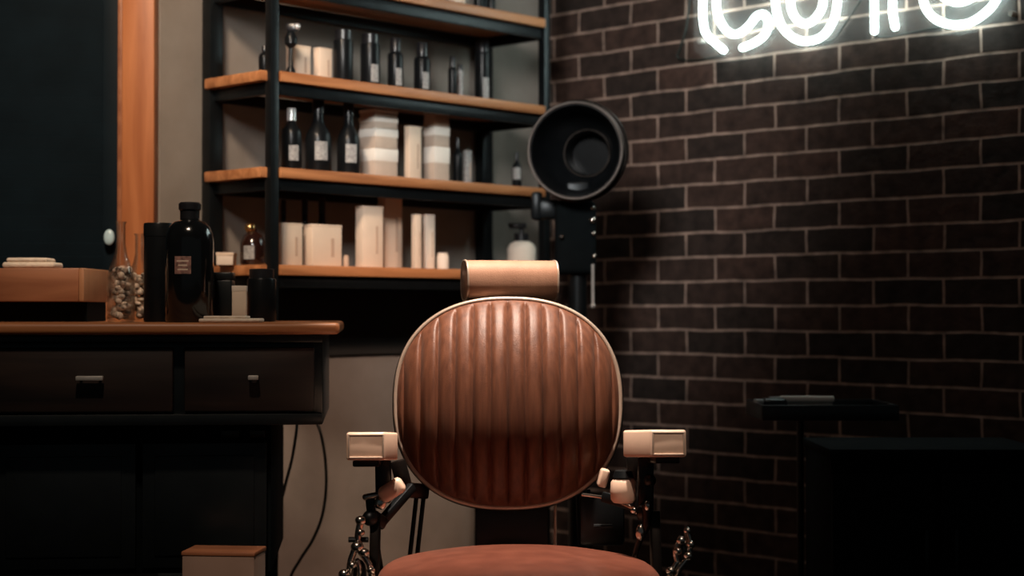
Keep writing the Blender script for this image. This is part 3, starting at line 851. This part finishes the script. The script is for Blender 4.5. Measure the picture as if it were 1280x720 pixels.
# --- lower back structure
bm = B()
Yb = 3.33
bar(bm, L3((U(640)*Yb, Yb, Zof(600,Yb))), L3((U(640)*Yb, Yb-0.02, sz-0.14)), 0.15, 0.03, 0.006)
obj('back_support', bm, M_blackp, chair)
bm = B(); tube(bm, [L3(at(694, 620, 3.27)), L3(at(694, 700, 3.2))], 0.0028, 8); obj('recline_rod', bm, M_rim, chair)
# --- arms
def arm(s):
    left = s < 0
    # pad
    if left: fx0, fx1, yt, yb = 433, 481, 540, 575
    else:    fx0, fx1, yt, yb = 814, 858, 537, 571
    Yf = 2.98
    w = (fx1-fx0)/F*Yf; h = (yb-yt)/F*Yf; ln = 0.30
    cxf = U((fx0+fx1)/2)*Yf; cz = Zof((yt+yb)/2, Yf)
    ln = 0.21
    q = Matrix.Translation(L3((cxf, Yf, cz))) @ Matrix.Rotation(rad(-5.0), 4, 'X')
    hw = w/2; k = -1 if not left else 1          # inner side
    plan = [(-k*hw,0),(k*hw,0),(k*(hw+(0.046 if not left else 0.022)),0.060),(k*(hw+0.002),ln-0.02),(k*(hw-0.02),ln),(-k*(hw-0.015),ln),(-k*(hw+0.003),ln-0.03)]
    bm = B()
    lo = [bm.verts.new((x,y,-h/2)) for x,y in plan]; hi = [bm.verts.new((x,y,h/2)) for x,y in plan]
    bm.faces.new(lo); bm.faces.new(hi)
    for i in range(len(plan)):
        jn = (i+1) % len(plan); bm.faces.new((lo[i],lo[jn],hi[jn],hi[i]))
    bmesh.ops.bevel(bm, geom=list(bm.edges), offset=0.005, segments=3, profile=0.5, affect='EDGES')
    bmesh.ops.transform(bm, matrix=q, verts=bm.verts)
    pad = obj('arm_pad', bm, M_pad, chair)
    bm = B()
    e = 0.005; hh_ = h/2-e
    c = [(-k*(hw-e), 0), (k*(hw-e*0.6), 0), plan[2]]
    for zz_ in (-hh_, hh_):
        tube(bm, [q @ Vector((c[0][0],-0.0008,zz_)), q @ Vector((c[1][0],-0.0008,zz_))], 0.0016, 8, round_ends=True)
    for xx in (c[0][0], c[1][0]):
        tube(bm, [q @ Vector((xx,-0.0008,-hh_)), q @ Vector((xx,-0.0008,hh_))], 0.0016, 8, round_ends=True)
    obj('piping', bm, M_rim, pad)
    bm = B(); box(bm, (0, ln/2+0.01, -h/2-0.006), (w*0.7, ln*0.9, 0.012), 0.003)
    bmesh.ops.transform(bm, matrix=q, verts=bm.verts); obj('arm_bracket', bm, M_darkmetal, chair)
    def A(px, py, Y): return L3(at(px, py, Y))
    if left:
        bm = B(); bar(bm, A(479,572,3.12), A(480,628,3.12), 0.020, 0.03, 0.004); obj('arm_post', bm, M_darkmetal, chair); bm = B(); bar(bm, A(497,575,3.2), A(507,612,3.2), 0.016, 0.03, 0.004)
        obj('arm_post', bm, M_darkmetal, chair)
        bm = B(); v = A(490,612,3.06)
        box(bm, v, (0.050,0.036,0.030), 0.009, 3, rotM('Y', -32)); obj('arm_knob', bm, M_pad, chair)
        bm = B(); v = A(476,628,3.07)
        box(bm, v, (0.022,0.03,0.022), 0.007, 3, rotM('Y', 20)); tube(bm, [A(457,621,3.07), A(474,618,3.07)], 0.006, 10, round_ends=True)
        obj('link_pin', bm, M_chrome, chair)
        bm = B()
        bar(bm, A(516,607,3.16), A(476,653,3.10), 0.017, 0.018, 0.004)
        bar(bm, A(462,643,3.08), A(478,655,3.10), 0.034, 0.025, 0.006)
        bar(bm, A(463,622,3.08), A(466,650,3.08), 0.015, 0.018, 0.004)
        ball(bm, A(463,647,3.06), 0.015)
        obj('recline_link', bm, M_black, chair)
        bm = B(); tube(bm, smooth_path([A(467,655,3.1), A(470,680,3.1), A(475,712,3.12), A(477,730,3.12)], 5), 0.0075, 10); obj('arm_strut', bm, M_darkmetal, chair)
        bm = B()
        for x in (517, 526): tube(bm, [A(x+4,618,3.3), A(x-5,700,3.26)], 0.0045, 8)
        bar(bm, A(508,612,3.25), A(534,614,3.28), 0.02, 0.03, 0.004)
        obj('back_strut', bm, M_darkmetal, chair)
        # chrome scroll ornament
        bm = B()
        for pts, r in (
            ([(451,652),(448,672),(452,690)], 0.0065), ([(446,682),(439,700),(436,725)], 0.006), ([(452,690),(462,705),(466,725)], 0.006),
            ([(447,700),(450,712),(447,730)], 0.005)):
            tube(bm, smooth_path([A(x,y,3.0) for x,y in pts], 6), r, 10, round_ends=True)
        for x, y, r in ((451,650,0.010),(451,665,0.008),(447,683,0.012),(456,690,0.009),(431,717,0.011),(464,712,0.008),(441,706,0.008)):
            ball(bm, A(x,y,2.99), r, (1,0.8,0.85))
        obj('scroll_casting', bm, M_chrome, chair)
        bm = B(); tube(bm, [A(436,674,3.0), A(461,674,3.0)], 0.005, 8); ball(bm, A(450,716,3.01), 0.016, (0.8,0.7,1.6)); obj('lever_collar', bm, M_black, chair)
    else:
        bm = B(); bar(bm, A(807,570,3.12), A(806,650,3.12), 0.026, 0.03, 0.005); obj('arm_post', bm, M_darkmetal, chair); bm = B(); bar(bm, A(792,570,3.2), A(794,600,3.2), 0.014, 0.03, 0.004); obj('arm_post', bm, M_darkmetal, chair); bm = B()
        ball(bm, A(812,600,3.10), 0.012); obj('pivot_boss', bm, M_darkmetal, chair); bm = B(); ball(bm, A(805,640,3.10), 0.016)
        obj('pivot_boss', bm, M_darkmetal, chair)
        bm = B(); v = A(779,613,3.06)
        lathe(bm, [(0,-0.022),(0.019,-0.022),(0.0235,-0.016),(0.0245,0),(0.0235,0.016),(0.019,0.022),(0,0.022)], 10, Matrix.Translation(v)); obj('arm_knob', bm, M_pad, chair)
        bm = B(); lathe(bm, [(0,0),(0.020,0),(0.016,0.012),(0,0.014)], 16, Matrix.Translation(A(779,596,3.06))); obj('knob_cap', bm, M_black, chair); bm = B(); bar(bm, A(752,620,3.12), A(792,632,3.1), 0.008,0.02,0.003)
        obj('knob_bracket', bm, M_black, chair)
        bm = B(); box(bm, A(754,597,3.2), (0.018,0.03,0.036), 0.005, 3, rotM('Y', 15)); obj('hinge_block', bm, M_pad, chair)
        bm = B(); tube(bm, smooth_path([A(728,618,3.16), A(755,622,3.14), A(785,632,3.08), A(795,640,3.06)], 6), 0.0032, 8, round_ends=True); ball(bm, A(792,637,3.05), 0.007)
        obj('recline_link', bm, M_chrome, chair)
        bm = B(); pts = smooth_path([A(808,630,3.08), A(808,655,3.08), A(800,672,3.09), A(794,692,3.1), A(790,712,3.12)], 6)
        tube(bm, pts, [0.010-0.006*i/(len(pts)-1) for i in range(len(pts))], 10); obj('arm_strut', bm, M_rim if False else M_darkmetal, chair)
        bm = B(); ball(bm, A(800,665,3.05), 0.009, (1,0.8,1.7)); obj('strut_boss', bm, M_chrome, chair); bm = B(); ball(bm, A(809,632,3.05), 0.006, (1,0.8,1.5)); obj('strut_boss', bm, M_chrome, chair)
        bm = B()
        for x in (722, 735): tube(bm, [A(x,612,3.3), A(x+3,700,3.26)], 0.0045, 8)
        tube(bm, [A(742,657,3.2), A(765,657,3.2)], 0.004, 8)
        box(bm, A(752,650,3.24), (0.09,0.02,0.10), 0.01, 2)
        obj('back_strut', bm, M_black, chair)
        bm = B()
        for pts, r in (
            ([(859,664),(862,680),(858,698),(848,712),(842,735)], 0.0058), ([(850,672),(844,688),(846,702)], 0.005), ([(846,702),(838,716),(834,735)], 0.0055)):
            tube(bm, smooth_path([A(x,y,3.0) for x,y in pts], 6), r, 10, round_ends=True)
        for x, y, r in ((859,663,0.007),(851,675,0.009),(863,680,0.008),(847,688,0.008),(860,694,0.009),(838,713,0.009)):
            ball(bm, A(x,y,2.99), r, (1,0.8,0.9))
        obj('scroll_casting', bm, M_chrome, chair)
        bm = B(); ball(bm, A(853,690,3.01), 0.012, (0.7,0.7,1.6)); obj('lever_collar', bm, M_black, chair)
    # hidden bracket joining the arm to the seat base
    bm = B()
    bar(bm, (seat_c.x+s*0.15, seat_c.y+0.10, sz-0.15), (seat_c.x+s*0.245, seat_c.y+0.12, sz-0.15), 0.03, 0.03)
    bar(bm, (seat_c.x+s*0.265, seat_c.y+0.12, sz-0.17), (seat_c.x+s*0.262, seat_c.y+0.16, sz+0.05), 0.018, 0.026)
    bar(bm, (seat_c.x+s*0.24, seat_c.y+0.10, sz-0.15), (seat_c.x+s*0.285, seat_c.y+0.06, sz-0.13), 0.02, 0.02)
    obj('arm_bracket', bm, M_darkmetal, chair)
arm(-1); arm(1)

# ------------------------------------------------------------------ tray table, tools, black cabinet at the right
TYc = 3.9
tz = Zof(506, TYc-0.12)
t = thing('instrument_stand', 'black tray on a single thin pole in front of the brick wall', 'stand', (U(1000)*TYc, TYc, 0))
tx = (U(1025)-U(1000))*TYc
bm = B()
box(bm, (tx,0,tz-0.030), (0.30,0.24,0.012), 0.004)
for sx in (-1,1): box(bm, (tx+sx*0.154,0,tz-0.018), (0.010,0.25,0.036), 0.003)
for sy in (-1,1): box(bm, (tx,sy*0.122,tz-0.018), (0.316,0.010,0.036), 0.003)
obj('tray', bm, M_blackp, t)
bm = B(); tube(bm, [(0,0,tz-0.035),(0,0,0.03)], 0.0085, 14); obj('pole', bm, M_darkmetal, t)
bm = B(); lathe(bm, [(0,0),(0.15,0),(0.155,0.008),(0.14,0.02),(0.03,0.032),(0,0.034)], 36); obj('base', bm, M_black, t)
tzz = tz-0.0238
# comb, clipper and a pair of scissors in the tray
P = Vector((U(1010)*TYc, TYc+0.02, tzz))
t = thing('comb', 'steel comb with its glint painted pale, lying in the black tray', 'comb', P, rad(-4))
bm = B(); box(bm, (0,0,0.030), (0.130,0.012,0.014), 0.004); obj('spine', bm, M_white, t)  # glint of the steel tools put into the off white colour
bm = B()
for k in range(30): box(bm, (-0.060+k*0.0041,0,0.013), (0.0018,0.004,0.026))
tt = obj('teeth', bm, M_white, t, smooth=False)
P = Vector((U(966)*TYc, TYc-0.01, tzz))
t = thing('hair_clipper', 'small black clipper with steel blade in the left of the tray', 'clipper', P, rad(6))
bm = B(); box(bm, (0,0,0.017), (0.065,0.034,0.034), 0.012, 3); obj('body', bm, M_cap, t)
bm = B(); box(bm, (-0.036,0,0.026), (0.018,0.03,0.010), 0.002); obj('blade', bm, M_silver, t)
bm = B(); box(bm, (0.004,0,0.0345), (0.03,0.012,0.004), 0.0015); obj('switch', bm, M_silver, t)

KY = 3.30
kz = Zof(561, KY); kx0, kx1 = U(1036)*KY, U(1310)*KY
t = thing('black_cabinet', 'black storage cabinet at the right edge by the brick wall', 'cabinet', ((kx0+kx1)/2, KY+0.15, 0))
kw = kx1-kx0
bm = B(); box(bm, (0,0.006,kz/2+0.02), (kw-0.012,0.288,kz-0.06), 0.004); obj('body', bm, M_matte, t)
bm = B(); box(bm, (0,0,kz-0.010), (kw,0.31,0.020), 0.004); obj('top', bm, M_matte, t)
for s in (-1, 1):
    bm = B(); box(bm, (s*kw/4,-0.146,kz/2), (kw/2-0.012,0.016,kz-0.10), 0.003); d = obj('door', bm, M_matte, t)
    bm = B(); bar(bm, (s*0.03,-0.166,kz*0.62), (s*0.03,-0.166,kz*0.78), 0.008,0.008)
    for zz_ in (0.63, 0.77): box(bm, (s*0.03,-0.160,kz*zz_), (0.006,0.014,0.006))
    obj('handle', bm, M_black, d)
for sx in (-1,1):
    for sy in (-1,1):
        bm = B(); box(bm, (sx*(kw/2-0.04), sy*0.11, 0.025), (0.04,0.04,0.05), 0.004); obj('foot', bm, M_black, t)

# ------------------------------------------------------------------ neon sign CUTS
OFF = 0.032
def N(px, py, off=OFF):
    """point of the sign, in wall coordinates (s, z)"""
    s = brick_s(px, off); Y = (W(-off, -s)).y
    return (s, Zof(py, Y))
sign = thing('neon_sign', 'lit white double tube neon sign reading CUTS on the brick wall', 'neon sign', W(0,0,0), ANG-PI/2)
# local frame: x = along the wall (towards the camera), y = into the wall
def NL(s, z, off=OFF): return Vector((s, -off, z))
def neon(pts, parent, smooth=True, r=0.0095):
    P = [NL(*N(x, y)) for x, y in pts]
    if smooth: P = smooth_path(P, 8)
    bm = B(); tube(bm, P, r, 12, round_ends=True)
    return obj('neon_tube', bm, M_neon, parent)
letters = {
 'letter_c': [[(958,-95),(940,-118),(915,-118),(893,-95),(882,-50),(879,0),(880,30),(886,45),(905,62)],
              [(945,-70),(925,-92),(908,-75),(899,-40),(896,0),(900,24),(912,40),(925,41),(938,30),(946,20),(955,17),(961,27),(957,42),(945,52),(929,59)]],
 'letter_u': [[(970,-120),(969,-50),(970,0),(976,28),(990,45),(1008,51),(1028,45),(1042,26),(1048,0),(1050,-50),(1050,-128)],
              [(990,-120),(989,-50),(989,0),(993,18),(1003,28),(1014,27),(1024,17),(1030,0),(1031,-50),(1031,-126)]],
 'letter_t': [[(1094,38),(1094,0),(1094,-80),(1094,-108),(1070,-110)], [(1120,33),(1117,15),(1117,0),(1118,-80),(1119,-112),(1146,-116)], [(1070,-138),(1110,-142),(1146,-146)]],
 'letter_s': [[(1155,-2),(1160,12),(1172,24),(1190,30),(1212,28),(1232,16),(1246,0),(1252,-25),(1240,-50),(1200,-70),(1182,-90),(1185,-112),(1210,-128),(1245,-125)],
              [(1174,-12),(1185,-2),(1200,2),(1214,-3),(1228,-15),(1228,-35),(1190,-58),(1165,-85),(1168,-120),(1200,-148),(1252,-148)]],
}
for nme, strokes in letters.items():
    e = bpy.data.objects.new(nme, None); C.objects.link(e); e.parent = sign
    for st in strokes: neon(st, e)
# acrylic plate following the lettering
o1 = [(864,62),(878,72),(912,76),(960,66),(1010,62),(1060,50),(1130,44),(1200,42),(1262,26),(1272,-30),(1272,-165),(1050,-160),(880,-135),(862,-60)]
bm = B()
fr = [bm.verts.new(NL(*N(x, y), 0.016)) for x, y in o1]; bk = [bm.verts.new(NL(*N(x, y), 0.012)) for x, y in o1]
bm.faces.new(fr); bm.faces.new(list(reversed(bk)))
for i in range(len(fr)):
    j = (i+1) % len(fr); bm.faces.new((fr[i], fr[j], bk[j], bk[i]))
obj('backing_plate', bm, M_acrylic, sign, smooth=False)
for x, y in ((872,50),(1262,15),(872,-110),(1262,-150)):
    s, z = N(x, y)
    bm = B(); tube(bm, [(s,-OFF+0.010,z),(s,-0.0005,z)], 0.007, 12); obj('standoff', bm, M_steel, sign)
for w_ in ([(866,-60),(862,0),(858,34),(851,58),(848,72),(870,75),(905,68)],
           [(930,62),(950,55),(966,40),(976,26)],
           [(1012,54),(1040,50),(1052,36),(1074,4),(1090,-20)],
           [(1094,42),(1108,46),(1140,40),(1172,34),(1190,34)]):
    bm = B(); tube(bm, smooth_path([NL(*N(x, y, 0.012), 0.012) for x, y in w_], 6), 0.003, 8, round_ends=True)
    obj('wire', bm, M_rubber, sign)

# ------------------------------------------------------------------ lights
def area(name, loc, target, size, power, col, shape='DISK', spread=180):
    l = bpy.data.lights.new(name, 'AREA'); l.shape = shape; l.size = size; l.energy = power; l.color = col
    l.spread = rad(spread)
    o = bpy.data.objects.new(name, l); C.objects.link(o); o.location = loc
    o.rotation_euler = (Vector(target)-Vector(loc)).to_track_quat('-Z', 'Y').to_euler()
    return o
def spot(name, loc, target, power, col, ang, blend=0.6, size=0.05):
    l = bpy.data.lights.new(name, 'SPOT'); l.energy = power; l.color = col; l.spot_size = rad(ang); l.spot_blend = blend
    l.shadow_soft_size = size
    o = bpy.data.objects.new(name, l); C.objects.link(o); o.location = loc
    o.rotation_euler = (Vector(target)-Vector(loc)).to_track_quat('-Z', 'Y').to_euler()
    return o
# unseen spots, most of them added to brighten one part each
SPOTS = [((0.0, 3.0, 2.84), (0.0, 3.14, 0.80), 540, (1.0,0.80,0.66), 25, 0.05),       # over the chair
         ((-0.35, 1.7, 2.15), (0.02, 4.6, 1.52), 175, (1.0,0.97,0.93), 36, 0.25),         # on the shelves
         ((-0.75, 2.3, 2.60), (-0.86, 4.0, 1.40), 155, (1.0,0.76,0.56), 42, 0.15),        # on window and plaster
         ((-0.55, 2.0, 2.84), (-0.75, 3.30, 1.02), 62, (1.0,0.80,0.62), 26, 0.06),        # added to brighten the counter
         ((0.95, 2.55, 2.30), (-0.42, 4.35, 0.60), 100, (1.0,0.62,0.44), 23, 0.08),       # added to brighten the low wall behind the chair
         ((-0.62, 1.5, 2.84), (-0.40, 3.0, 0.63), 105, (1.0,0.74,0.57), 13, 0.03),      # added to brighten the left arm and the bin
         ((0.70, 1.5, 2.84), (0.30, 2.98, 0.68), 90, (1.0,0.76,0.60), 8.5, 0.03),        # added to brighten the right arm
         ((0.55, 3.1, 2.84), (0.75, 4.3, 1.0), 9, (1.0,0.80,0.68), 75, 0.10)]            # added to wash the brick wall
for (loc, tgt, pw, col, an, sz_) in SPOTS:
    spot('unseen_spot', loc, tgt, pw, col, an, 0.7, sz_)
world = bpy.data.worlds.new('World'); bpy.context.scene.world = world; world.use_nodes = True
bg = world.node_tree.nodes['Background']; bg.inputs['Color'].default_value = (0.75,0.95,1.0,1); bg.inputs['Strength'].default_value = 0.025

# ------------------------------------------------------------------ camera
cam = bpy.data.cameras.new('Camera'); co = bpy.data.objects.new('Camera', cam); C.objects.link(co)
co.location = (0,0,CAMZ)
co.rotation_euler = (PI/2+math.atan((HZ-360)/F), 0, 0)
cam.sensor_width = 36; cam.lens = F/1280*36
cam.dof.use_dof = True; cam.dof.focus_distance = 3.15; cam.dof.aperture_fstop = 2.6
sc_ = bpy.context.scene; sc_.camera = co
sc_.view_settings.view_transform = 'Standard'; sc_.view_settings.look = 'None'
sc_.view_settings.exposure = 0.0; sc_.view_settings.gamma = 1.0; sc_.view_settings.use_curve_mapping = False
